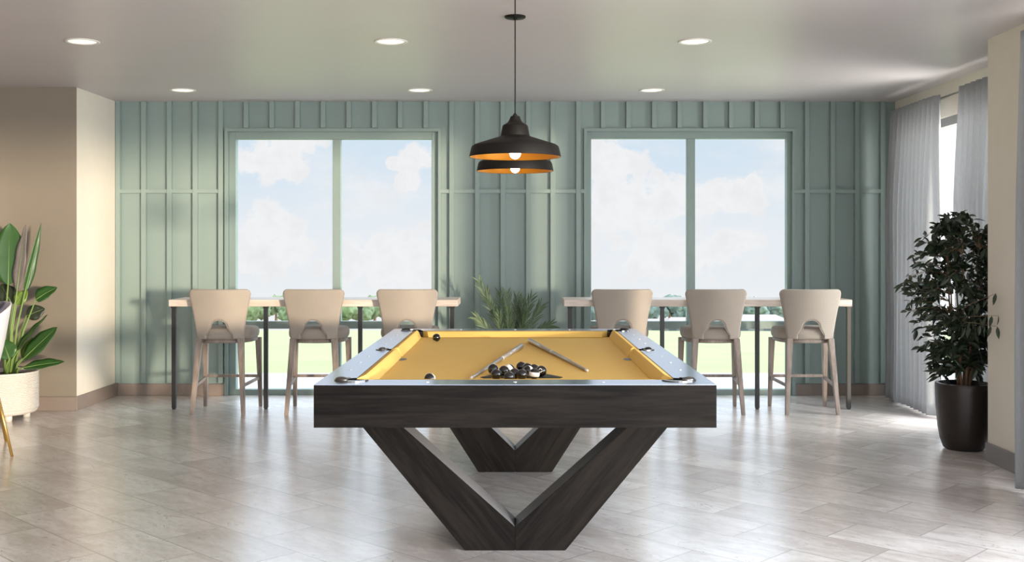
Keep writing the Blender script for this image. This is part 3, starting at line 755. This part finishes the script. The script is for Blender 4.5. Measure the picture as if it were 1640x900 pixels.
# ------------------------------------------------------------------ bar stools
def make_stool():
    root = empty('bar_stool')
    # seat cushion (D-shaped, crowned)
    def halfw(y):   # y from -.20 (rear) to .28 (front)
        t = (y+.178)/.458
        t = min(max(t, 0), 1)
        return .250*(max(0, 1-abs(2*t-1)**3.2))**(1/2.4) * (.86+.16*t)
    def seat(z0, z1, grow, bulge, m, name, par):
        bm = bmesh.new(); N = 56; loop = []
        ys = [-.178+.458*(.5-.5*math.cos(PI*i/N)) for i in range(N+1)]
        for y in ys: loop.append((halfw(y)+0, y))
        pts = [(w, y) for w, y in loop]+[(-w, y) for w, y in loop[-2:0:-1]]
        cx, cy = 0, .035
        prof = []   # (scale, z)
        K = 8
        for i in range(K+1):
            a = -PI/2+PI*i/K
            prof.append((1-bulge*(1-math.cos(a)), z0+(z1-z0)*(.5+.5*math.sin(a))))
        prof = [(.0, z0)]+prof+[(.6, z1+.010*bulge*8), (.3, z1+.013*bulge*8), (0, z1+.014*bulge*8)]
        rings = []
        for s, z in prof:
            if s == 0: rings.append([bm.verts.new((cx, cy, z))])
            else: rings.append([bm.verts.new((cx+(x-cx)*(s+grow), cy+(y-cy)*(s+grow), z)) for x, y in pts])
        n = len(pts)
        for a, b in zip(rings[:-1], rings[1:]):
            for i in range(n):
                j = (i+1) % n
                if len(a) == 1: bm.faces.new((a[0], b[i], b[j]))
                elif len(b) == 1: bm.faces.new((a[i], a[j], b[0]))
                else: bm.faces.new((a[i], a[j], b[j], b[i]))
        return smooth_by_angle(obj(name, bm, m, par), 50)
    st = seat(.592, .682, .02, .10, SEATF, 'seat', root)
    bm = bmesh.new(); tube(bm, [((halfw(-.178+.458*t)*1.0)*sg, -.178+.458*t, .633) for sg, rg in ((1, [i/30 for i in range(31)]), (-1, [1-i/30 for i in range(31)])) for t in rg], .0035, 6)
    obj('piping', bm, SEATF, st, True)
    seat(.566, .593, -.025, .02, STOOLW, 'seat_frame', root)
    # legs
    def leg(tx, ty, fx_, fy, zt_, wt, wf):
        bm = bmesh.new()
        def ring(x, y, z, w, d): return [(x-w, y-d, z), (x+w, y-d, z), (x+w, y+d, z), (x-w, y+d, z)]
        hexa(bm, ring(fx_, fy, 0, wf, wf*1.1), ring(tx, ty, zt_, wt, wt*1.15), bev=.0025)
        return obj('leg', bm, STOOLW, root)
    for s in (-1, 1):
        leg(s*.165, -.163, s*.205, -.245, .606, .024, .0145)
        leg(s*.222, .200, s*.232, .235, .585, .023, .0135)
    # stretchers
    bm = bx(-.215, .215, .205, .227, .247, .271, bev=.002, seg=1); obj('stretcher', bm, STOOLW, root)
    for s in (-1, 1):
        bm = bmesh.new(); y0, y1 = -.218, .205
        hexa(bm, [(s*.188-.009, y0, .215), (s*.188+.009, y0, .215), (s*.225+.009, y1, .232), (s*.225-.009, y1, .232)],
                 [(s*.188-.009, y0, .238), (s*.188+.009, y0, .238), (s*.225+.009, y1, .255), (s*.225-.009, y1, .255)])
        obj('stretcher', bm, STOOLW, root)
    # back shell with the arched opening at its foot
    zb, zt2 = .600, 1.002
    def ow(z):
        pts = [(.600, .188), (.63, .190), (.70, .199), (.76, .208), (.83, .221), (.90, .236), (.96, .248), (1.01, .254)]
        for (a, wa), (b, wb) in zip(pts[:-1], pts[1:]):
            if z <= b: w = wa+(wb-wa)*(z-a)/(b-a); break
        else: w = pts[-1][1]
        r = .045
        if z > zt2-r: w -= r-math.sqrt(max(0, r*r-(z-(zt2-r))**2))
        return w
    AT = .754; AB = .634
    def iw(z):
        if z >= AT: return 0
        t = (AT-z)/(AT-AB)
        if t <= .5: return .066*math.sqrt(max(0, 1-(1-t/.5)**2))
        return .066+.036*(t-.5)/.5 if t < 1 else .102
    zs = []
    z = zb
    while z < zt2-.05: zs.append(z); z += .011
    zs += [zt2-.045*(1-math.sin(PI/2*i/12)) if i < 12 else zt2 for i in range(0, 13)]
    zs += [AT, AT-.002, AT-.005, AT+.003]
    zs = sorted(set(round(v, 5) for v in zs))
    M = 18
    def surf(x, z): return -.205-.045*((z-zb)/(zt2-zb))+.9*x*x   # rear face position; wraps forward at the sides
    def dist(x, z):
        d = min(ow(z)-abs(x), zt2-z)
        if z < AT: d = min(d, abs(x)-iw(z))
        if z > AT-.06: d = min(d, max(0, math.hypot(x/.066, (z-AT+.06)/.06)-1)*.06)
        return max(0, d)
    def th(d, T=.042, r=.012):
        e = min(1, d/r); return T*math.sqrt(max(0, 1-(1-e)**2))
    bm = bmesh.new()
    for s in (-1, 1):
        F1, B1 = [], []
        for z in zs:
            i0, o0 = iw(z), ow(z); f, b = [], []
            for k in range(M+1):
                u = .5-.5*math.cos(PI*k/M); x = i0+(o0-i0)*u; dd = dist(x, z)
                if k in (0, M) and (k == M or z < AT): dd = 0
                y = surf(x, z); t = th(dd)
                b.append(bm.verts.new((s*x, y+.021-t*.5, z))); f.append(bm.verts.new((s*x, y+.021+t*.5, z)))
            F1.append(f); B1.append(b)
        for G in (F1, B1):
            for a, b in zip(G[:-1], G[1:]):
                for k in range(M):
                    try: bm.faces.new((a[k], a[k+1], b[k+1], b[k]))
                    except ValueError: pass
        for k in range(M):
            try: bm.faces.new((F1[0][k], F1[0][k+1], B1[0][k+1], B1[0][k]))
            except ValueError: pass
    bmesh.ops.remove_doubles(bm, verts=bm.verts, dist=.0004)
    bmesh.ops.dissolve_degenerate(bm, edges=bm.edges, dist=.0002)
    bk = obj('backrest', bm, SEATF, root, True)
    bm = bmesh.new(); pts = []
    for s in (-1, 1):
        rng = [AB+(AT-AB)*math.sin(PI/2*i/18) for i in range(19)]
        rng = rng if s < 0 else rng[::-1]
        for z in rng: pts.append((s*iw(z), surf(iw(z), z)+.006, z))
    pts = [p for i, p in enumerate(pts) if i == 0 or (Vector(p)-Vector(pts[i-1])).length > .002]
    tube(bm, pts, .0035, 6); obj('piping', bm, SEATF, bk, True)
    return root
stool = make_stool()
for i, (px, lab) in enumerate([(349, 'leftmost beige upholstered bar stool at the left high table'), (500, 'middle beige bar stool at the left high table'), (651, 'beige bar stool at the left high table nearest the pool table corner'),
                (997.5, 'beige bar stool at the right high table just beside the pool table corner'), (1149, 'middle beige bar stool at the right high table'), (1301, 'rightmost beige upholstered bar stool in front of the teal wall')]):
    o = stool if i == 0 else copy_tree(stool)
    o.location = ((px-CX)*8.70/F, 8.935, 0); tag(o, lab, 'bar stool', 'beige bar stools at the high tables')

# ------------------------------------------------------------------ curtains and rods
def curtain(x, y0, y1, ztop, zbot, folds, amp, label, seed=0, flare=0):
    root = empty('curtain', (x, (y0+y1)/2, 0)); tag(root, label, 'curtain')
    ym = (y0+y1)/2; rnd = random.Random(seed); ph = [rnd.uniform(-.5, .5) for _ in range(folds+2)]
    def sheet(za, zb_, rows, ampf, nm):
        bm = bmesh.new(); M = folds*12; R = []
        for i in range(rows+1):
            z = zb_+(za-zb_)*i/rows; row = []
            q_ = (ztop-z)/(ztop-zbot)
            for j in range(M+1):
                u = j/M; k = u*folds
                a = 2*PI*k+ph[int(k)]*(1-abs(2*(k % 1)-1))
                wob = .5*noise.noise(Vector((u*5+seed, z*.8, 0)))
                dx = ampf(z)*(math.sin(a)+.3*math.sin(2*a+1)+wob*.8)+.006*math.sin(3*a)*max(0, 1-q_*7)
                y = ym+(y0-ym+(y1-y0)*u)*(1+flare*q_)+.012*math.cos(a+.6)*min(1, ampf(z)/.03)
                row.append(bm.verts.new((dx, y-ym, z)))
            R.append(row)
        for a, b in zip(R[:-1], R[1:]):
            for j in range(M): bm.faces.new((a[j], a[j+1], b[j+1], b[j]))
        o = obj(nm, bm, CURT, root, True)
        md = o.modifiers.new('thickness', 'SOLIDIFY'); md.thickness = .002
        return o
    sheet(ztop, zbot, 34, lambda z: amp*(.38+.62*min(1, (ztop-z)/.9)), 'drape')
    return root
curtain(3.30, 8.50, 9.52, 2.53, .02, 11, .05, 'grey sheer curtain hanging at the far corner beside the teal wall', 1, .05)
curtain(3.30, 6.95, 8.06, 2.53, .02, 11, .05, 'grey sheer curtain hanging behind the dark ficus tree', 2)
curtain(2.79, 4.9, 5.99, 2.53, .02, 10, .038, 'blue grey curtain edge at the right border beyond the pier', 3, .0)
def rod(x, y0, y1, z, label, fin=(0, 1)):
    root = empty('curtain_rod', (x, (y0+y1)/2, z)); tag(root, label, 'curtain rod'); h = (y1-y0)/2
    bm = bmesh.new(); tube(bm, [(0, -h, 0), (0, h, 0)], .011, 16); obj('pole', bm, CURTR, root, True)
    for s, on in ((-1, fin[0]), (1, fin[1])):
        if not on: continue
        bm = bmesh.new(); tube(bm, [(0, s*(h-.006), 0), (0, s*(h+.008), 0), (0, s*(h+.012), 0), (0, s*(h+.026), 0)], [.020, .030, .034, .030], 24); obj('finial', bm, FIN, root, True)
    for y in (-h+.05, h-.05):
        w = (XR if x > 3 else XC)-x
        bm = bmesh.new(); tube(bm, [(0, y, 0), (w, y, 0)], .007, 12); obj('bracket', bm, CURTR, root)
rod(3.372, 6.92, 9.60, 2.515, 'long metal curtain rod over the far right window', (0, 1))
rod(2.87, 4.6, 6.04, 2.515, 'curtain rod with round pale finial at the right border', (0, 1))

# ------------------------------------------------------------------ plants
def leaf_blade(bm, base, tip, width, nrm, droop=0, fold=.25, mi=0, n=12, shape=1.0, under=0):
    base = Vector(base); tip = Vector(tip); ax = tip-base; Ln = ax.length; ax.normalize()
    side = ax.cross(Vector(nrm)).normalized(); up = side.cross(ax).normalized()
    rows = []
    for i in range(n+1):
        t = i/n
        w = width*.5*(math.sin(PI*min(1, t**(.75*shape)))**.75 if 0 < t < 1 else 0.002)
        c = base+ax*Ln*t+Vector((0, 0, -1))*droop*t*t*Ln + up*.0
        r = []
        for k in (-1, -.55, 0, .55, 1):
            ww = w*k
            r.append(bm.verts.new(c+side*ww+up*(abs(k)**1.3*w*fold+.004*math.sin(t*17+k*3)*abs(k))))
        rows.append(r)
    top = rows; bot = [[bm.verts.new(v.co-up*.0012) for v in r] for r in rows]
    for a, b in zip(top[:-1], top[1:]):
        for k in range(4): f = bm.faces.new((a[k], a[k+1], b[k+1], b[k])); f.material_index = mi
    for a, b in zip(bot[:-1], bot[1:]):
        for k in range(4): f = bm.faces.new((a[k], b[k], b[k+1], a[k+1])); f.material_index = mi
    for R1, R2 in ((top[i:i+2], bot[i:i+2]) for i in range(n)):
        for k in (0, 4): f = bm.faces.new((R1[0][k], R1[1][k], R2[1][k], R2[0][k])); f.material_index = mi
    return bm
# bird-of-paradise at the left
PX, PD = (4-CX)*8.50/F, 8.50
pl = empty('bird_of_paradise_plant', (PX, PD, 0)); tag(pl, 'tall broad leaved green plant in a ribbed white pot at the left edge', 'potted plant')
R0 = .262; PH = .372
bm = bmesh.new(); prof = [(0, .045), (R0*.80, .045), (R0*.93, .055), (R0*.975, .075)]
z = .085
while z < PH-.02:
    prof += [(R0*.985+.0, z), (R0*.985+.006, z+.005), (R0*.985, z+.010)]; z += .0125
prof += [(R0, PH-.008), (R0, PH), (R0-.018, PH), (R0-.02, PH-.05), (0, PH-.05)]
lathe(bm, prof, 80); pt = smooth_by_angle(obj('pot', bm, POTW, pl), 50)
bm = bmesh.new()   # vertical ribs on the left half of the front
for i in range(13):
    a = -PI/2+.25-i*.075; r = R0*1.0
    tube(bm, [(r*math.cos(a), r*math.sin(a), .075), (r*math.cos(a), r*math.sin(a), PH-.004)], .009, 8)
obj('rib_panel', bm, POTW, pt, True)
for a in (-.9, -2.2, .7, 2.4):
    bm = bmesh.new(); lathe(bm, [(0, 0), (.026, 0), (.030, .052), (0, .052)], 20, R0*.68*math.cos(a), R0*.68*math.sin(a)); obj('foot', bm, POTW, pt, True)
bm = bmesh.new(); lathe(bm, [(0, PH-.03), (R0-.022, PH-.032), (R0-.022, PH-.045), (0, PH-.045)], 32); obj('soil', bm, SOIL, pl)
def PW(px, py, dd=0):
    v = W(px, py, PD+dd); return v-Vector((PX, PD, 0))
fn = (0, -1, .1)
leaves = [ # base px, tip px, width px, depth offset, normal, droop, fold, material, root px
 ((13, 457), (16, 357), 50, .02, (.15, -1, .05), 0, .12, LEAFB, 8, 1.15), ((27, 468), (41, 360), 19, -.03, (-.25, -1, 0), 0, .2, LEAFG, 14, 1.0), ((40, 468), (66, 357), 13, .03, (.75, -.65, 0), 0, .5, LEAFB, 18, .8),
 ((57, 480), (92, 458), 24, .0, (.2, -.75, .65), .06, .3, LEAFB, 20, .9), ((42, 506), (72, 494), 23, .04, (0, -1, .15), 0, .1, LEAFD, 22, 1.1), ((28, 562), (76, 504), 16, -.05, (-.5, -.6, .5), 0, .45, LEAFB, 16, .8),
 ((36, 576), (92, 524), 30, -.10, (-.25, -.9, .5), 0, .15, LEAFB, 24, 1.25), ((36, 589), (103, 578), 19, -.14, (0, -.7, .8), .02, .25, LEAFB, 26, 1.2), ((15, 575), (4, 543), 30, -.20, (.1, -1, .3), 0, .15, LEAFB, 12, 1.0),
 ((26, 487), (44, 464), 18, .08, (0, -1, 0), 0, .2, LEAFY, 18, 1.0), ((20, 488), (2, 455), 34, .10, (0, -1, 0), 0, .15, LEAFD, 10, 1.0), ((-12, 470), (-22, 372), 40, .05, (-.2, -1, 0), 0, .2, LEAFB, -2, 1.1),
 ((-20, 560), (-52, 520), 30, -.05, (0, -1, .4), 0, .2, LEAFB, -4, 1.1), ((-30, 500), (-60, 455), 34, .0, (0, -1, .3), 0, .2, LEAFB, -8, 1.1), ((36, 574), (53, 540), 14, .05, (0, -.8, .4), 0, .3, LEAFY, 22, 1.0)]
for (b, t, w, dd, n_, dr, fo, m, rp, shp) in leaves:
    B_ = PW(b[0], b[1], dd); T_ = PW(t[0], t[1], dd+.02)
    bm = bmesh.new(); leaf_blade(bm, B_, T_, w*PD/F*1.1, n_, dr, fo, shape=shp, n=16); lf = obj('leaf', bm, m, pl, True)
    R_ = PW(rp, 596, dd*.5); R_.z = PH-.04; mid = R_.lerp(B_, .55)+Vector((-.015, 0, .02))
    tipp = B_.lerp(T_, .9)
    up = Vector(n_).normalized()*.004
    bm = bmesh.new(); tube(bm, [R_, mid, B_, B_.lerp(T_, .45)+up, tipp+up-Vector((0, 0, 1))*dr*.8*(T_-B_).length], [.011, .008, .005, .0020, .0008], 8); obj('stalk', bm, RIB, lf, True)

# ficus at the right
FXc, FYc = 2.985, 7.25
fp = empty('ficus_tree', (FXc, FYc, 0)); tag(fp, 'bushy dark ficus tree in a tall dark bronze pot by the pier', 'potted tree')
bm = bmesh.new(); lathe(bm, [(0, 0), (.112, 0), (.130, .012), (.150, .07), (.166, .16), (.176, .28), (.180, .40), (.180, .432), (.176, .440), (.160, .440), (.156, .425), (.150, .38), (0, .38)], 56)
smooth_by_angle(obj('pot', bm, POTD, fp), 45)
bm = bmesh.new(); lathe(bm, [(0, .405), (.153, .40), (.150, .385), (0, .385)], 32); obj('soil', bm, SOIL, fp)
rnd = random.Random(11); tips = []
for i in range(7):
    a = 2*PI*i/7+.3; r0 = .03
    p = Vector((r0*math.cos(a), r0*math.sin(a), .39)); pts = [p.copy()]
    lean = Vector((.10*math.cos(a+.5), .10*math.sin(a+.5), 0)); H = rnd.uniform(.75, 1.05)
    for k in range(1, 8):
        s = k/7; pts.append(Vector((p.x+lean.x*s+.012*math.sin(6*s+i), p.y+lean.y*s+.012*math.cos(5*s+i), .39+H*s)))
    bm = bmesh.new(); tube(bm, pts, [.011*(1-.75*k/7) for k in range(8)], 8); obj('stem', bm, BARK, fp, True)
    tips.append(pts)
tw = bmesh.new(); fol = bmesh.new()
def ficus_leaf(bm, p, ax, L_, w):
    ax = ax.normalized(); s = ax.cross(Vector((rnd.uniform(-1, 1), rnd.uniform(-1, 1), rnd.uniform(.2, 1)))).normalized(); u = s.cross(ax)
    prof = [(0, 0), (.25, .8), (.5, 1), (.75, .7), (1, 0)]
    cs = []
    for t, q_ in prof:
        c = p+ax*L_*t-Vector((0, 0, 1))*.2*t*t*L_
        cs.append((bm.verts.new(c-s*w*q_+u*w*.3*q_) if q_ else None, bm.verts.new(c), bm.verts.new(c+s*w*q_+u*w*.3*q_) if q_ else None))
    for (a, b, c), (d, e, f) in zip(cs[:-1], cs[1:]):
        for x, y in (((a, b), (d, e)), ((b, c), (e, f))):
            v = [q for q in (x[0], x[1], y[1], y[0]) if q]
            if len(v) > 2: bm.faces.new(v)
def crown_r(z):   # crown radius by height
    P_ = [(.46, .15), (.55, .19), (.70, .25), (.82, .33), (.97, .35), (1.10, .34), (1.25, .28), (1.38, .23), (1.50, .15), (1.60, .04)]
    for (a, ra), (b, rb) in zip(P_[:-1], P_[1:]):
        if z <= b: return ra+(rb-ra)*(z-a)/(b-a)
    return .02
for i in range(330):
    st_ = tips[i % 7]; k = rnd.randint(1, 6) if i % 3 else rnd.randint(4, 7); s0 = st_[k]
    z = rnd.uniform(.47, 1.56); a = rnd.uniform(0, 2*PI); r = crown_r(z)*math.sqrt(rnd.uniform(.15, 1.15))
    e = Vector((r*math.cos(a)-.045, r*math.sin(a)*.85, z)); 
    if e.x+FXc > 3.13: e.x = 3.13-FXc
    if e.x+FXc > 2.93 and e.y+FYc < 6.93: e.y = 6.95-FYc
    s0 = min((p for st in tips for p in st[1:] if p.z < z+.02), key=lambda p: (p-e).length, default=st_[1])
    m1 = s0.lerp(e, .5)+Vector((0, 0, .04))
    tube(tw, [s0, m1, e], [.003, .002, .0012], 5)
    nl = rnd.randint(6, 9)
    for j in range(nl):
        t = .35+.65*j/(nl-1); p = (s0*(1-t)**2+m1*2*t*(1-t)+e*t*t)
        d = (e-s0).normalized()*.5+Vector((rnd.uniform(-1, 1), rnd.uniform(-1, 1), rnd.uniform(-.9, .5)))
        ficus_leaf(fol, p, d, rnd.uniform(.05, .085), rnd.uniform(.011, .018))
# sprays that lean out past the pier
for e in (Vector((-.07, -.68, .93)), Vector((-.06, -.64, .86)), Vector((-.05, -.60, 1.06))):
    s0 = tips[3][3]; m1 = s0.lerp(e, .5)+Vector((-.05, 0, .05)); tube(tw, [s0, m1, e], [.003, .002, .0012], 5)
    for j in range(8):
        t = .3+.7*j/7; p = (s0*(1-t)**2+m1*2*t*(1-t)+e*t*t)
        ficus_leaf(fol, p, Vector((rnd.uniform(-.6, .2), rnd.uniform(-.5, .5), -1)), rnd.uniform(.05, .07), .012)
obj('twigs', tw, BARK, fp); obj('foliage', fol, FICUS, fp)

# palm behind the pool table
pm = empty('potted_palm', (-.02, 9.35, 0)); tag(pm, 'small feathery palm against the teal wall between the two windows', 'potted palm')
bm = bmesh.new(); lathe(bm, [(0, 0), (.13, 0), (.15, .02), (.18, .30), (.185, .33), (.17, .33), (.165, .28), (0, .28)], 40); smooth_by_angle(obj('pot', bm, POTW, pm), 45)
bm = bmesh.new(); lathe(bm, [(0, .30), (.163, .295), (.16, .285), (0, .285)], 24); obj('soil', bm, SOIL, pm)
rnd = random.Random(5)
def frond(tip, bend, nl=13, ll=.13):
    b = Vector((rnd.uniform(-.03, .03), rnd.uniform(-.03, .03), .30)); tip = Vector(tip); m = (b+tip)*.5+Vector(bend)
    P = lambda t: b*(1-t)**2+m*2*t*(1-t)+tip*t*t
    bm = bmesh.new(); tube(bm, [P(t/10) for t in range(11)], [.006-.0005*t for t in range(11)], 6)
    for i in range(nl):
        t = .42+.58*i/nl; p = P(t); ax = (P(min(1, t+.05))-P(t-.05)).normalized()
        for s in (-1, 1):
            sd = ax.cross(Vector((0, -1, .3))).normalized()*s
            d = (ax*1.25+sd*rnd.uniform(.3, .62)+Vector((0, rnd.uniform(-.3, .3), -.12))).normalized(); l_ = ll*(1-.55*abs(t-.6))*rnd.uniform(.8, 1.1)
            leaf_blade(bm, p, p+d*l_, .011, (sd.x*.2, -1, .3), .12, .2, n=4)
    o = obj('frond', bm, PALM, pm, True)
k = 9.35/F
for (px, py, bend, dy) in [(766, 448, (-.02, 0, .12), 0), (778, 466, (-.02, 0, .08), .05), (764, 508, (-.05, 0, .16), -.06), (800, 468, (-.03, 0, .05), .08), (812, 466, (0, 0, .03), -.05), (828, 474, (.0, 0, .04), .1), (838, 478, (.02, 0, .03), -.02),
                    (852, 474, (.0, 0, .06), .05), (866, 488, (.03, 0, .09), -.05), (882, 520, (.05, 0, .18), 0), (845, 492, (.03, 0, .06), -.12), (815, 492, (0, 0, .0), -.15), (800, 500, (-.05, 0, .05), -.12), (835, 500, (.04, 0, .03), .08)]:
    frond(((px-CX)*k+.02, dy, EYE-(py-HY)*k), bend)

# ------------------------------------------------------------------ accent chair at the left border
ch = empty('accent_chair', (-3.66, 7.15, 0), 0); tag(ch, 'velvet tub chair with gold legs cut off by the left edge', 'chair')
def shell(th0, mat_, name, off, zlo=.46):
    bm = bmesh.new(); rows = []
    A0, A1 = math.radians(-60), math.radians(150)
    for i in range(15):
        s = i/14; row = []
        for j in range(33):
            u = j/32; a = A0+(A1-A0)*u; e = math.sin(PI*u)**.5 if 0 < u < 1 else 0
            top = .62+.355*e; z = zlo+(top-zlo)*s
            r = .20+.125*s**.6+off
            row.append(bm.verts.new((r*math.cos(a), r*math.sin(a), z)))
        rows.append(row)
    for a, b in zip(rows[:-1], rows[1:]):
        for j in range(32): bm.faces.new((a[j], a[j+1], b[j+1], b[j]))
    o = obj(name, bm, mat_, ch, True); md = o.modifiers.new('thickness', 'SOLIDIFY'); md.thickness = th0; md.offset = 0
    return o
shell(.012, SHELLW, 'shell', -.006); shell(.03, VELV, 'upholstery', -.030)
bm = bmesh.new(); lathe(bm, [(0, .43), (.17, .43), (.21, .45), (.215, .48), (.19, .51), (0, .52)], 40); obj('seat', bm, VELV, ch, True)
for a in (-.35, 1.2, 2.8, 4.35):
    bm = bmesh.new(); c, s = math.cos(a), math.sin(a)
    tube(bm, [(.46*c if a == -.35 else .40*c, (.46 if a == -.35 else .40)*s, 0.0), (.30*c, .30*s, .52 if a == -.35 else .44), (.18*c, .18*s, .44)], [.009, .011, .011], 12)
    obj('leg', bm, GOLDM, ch, True)
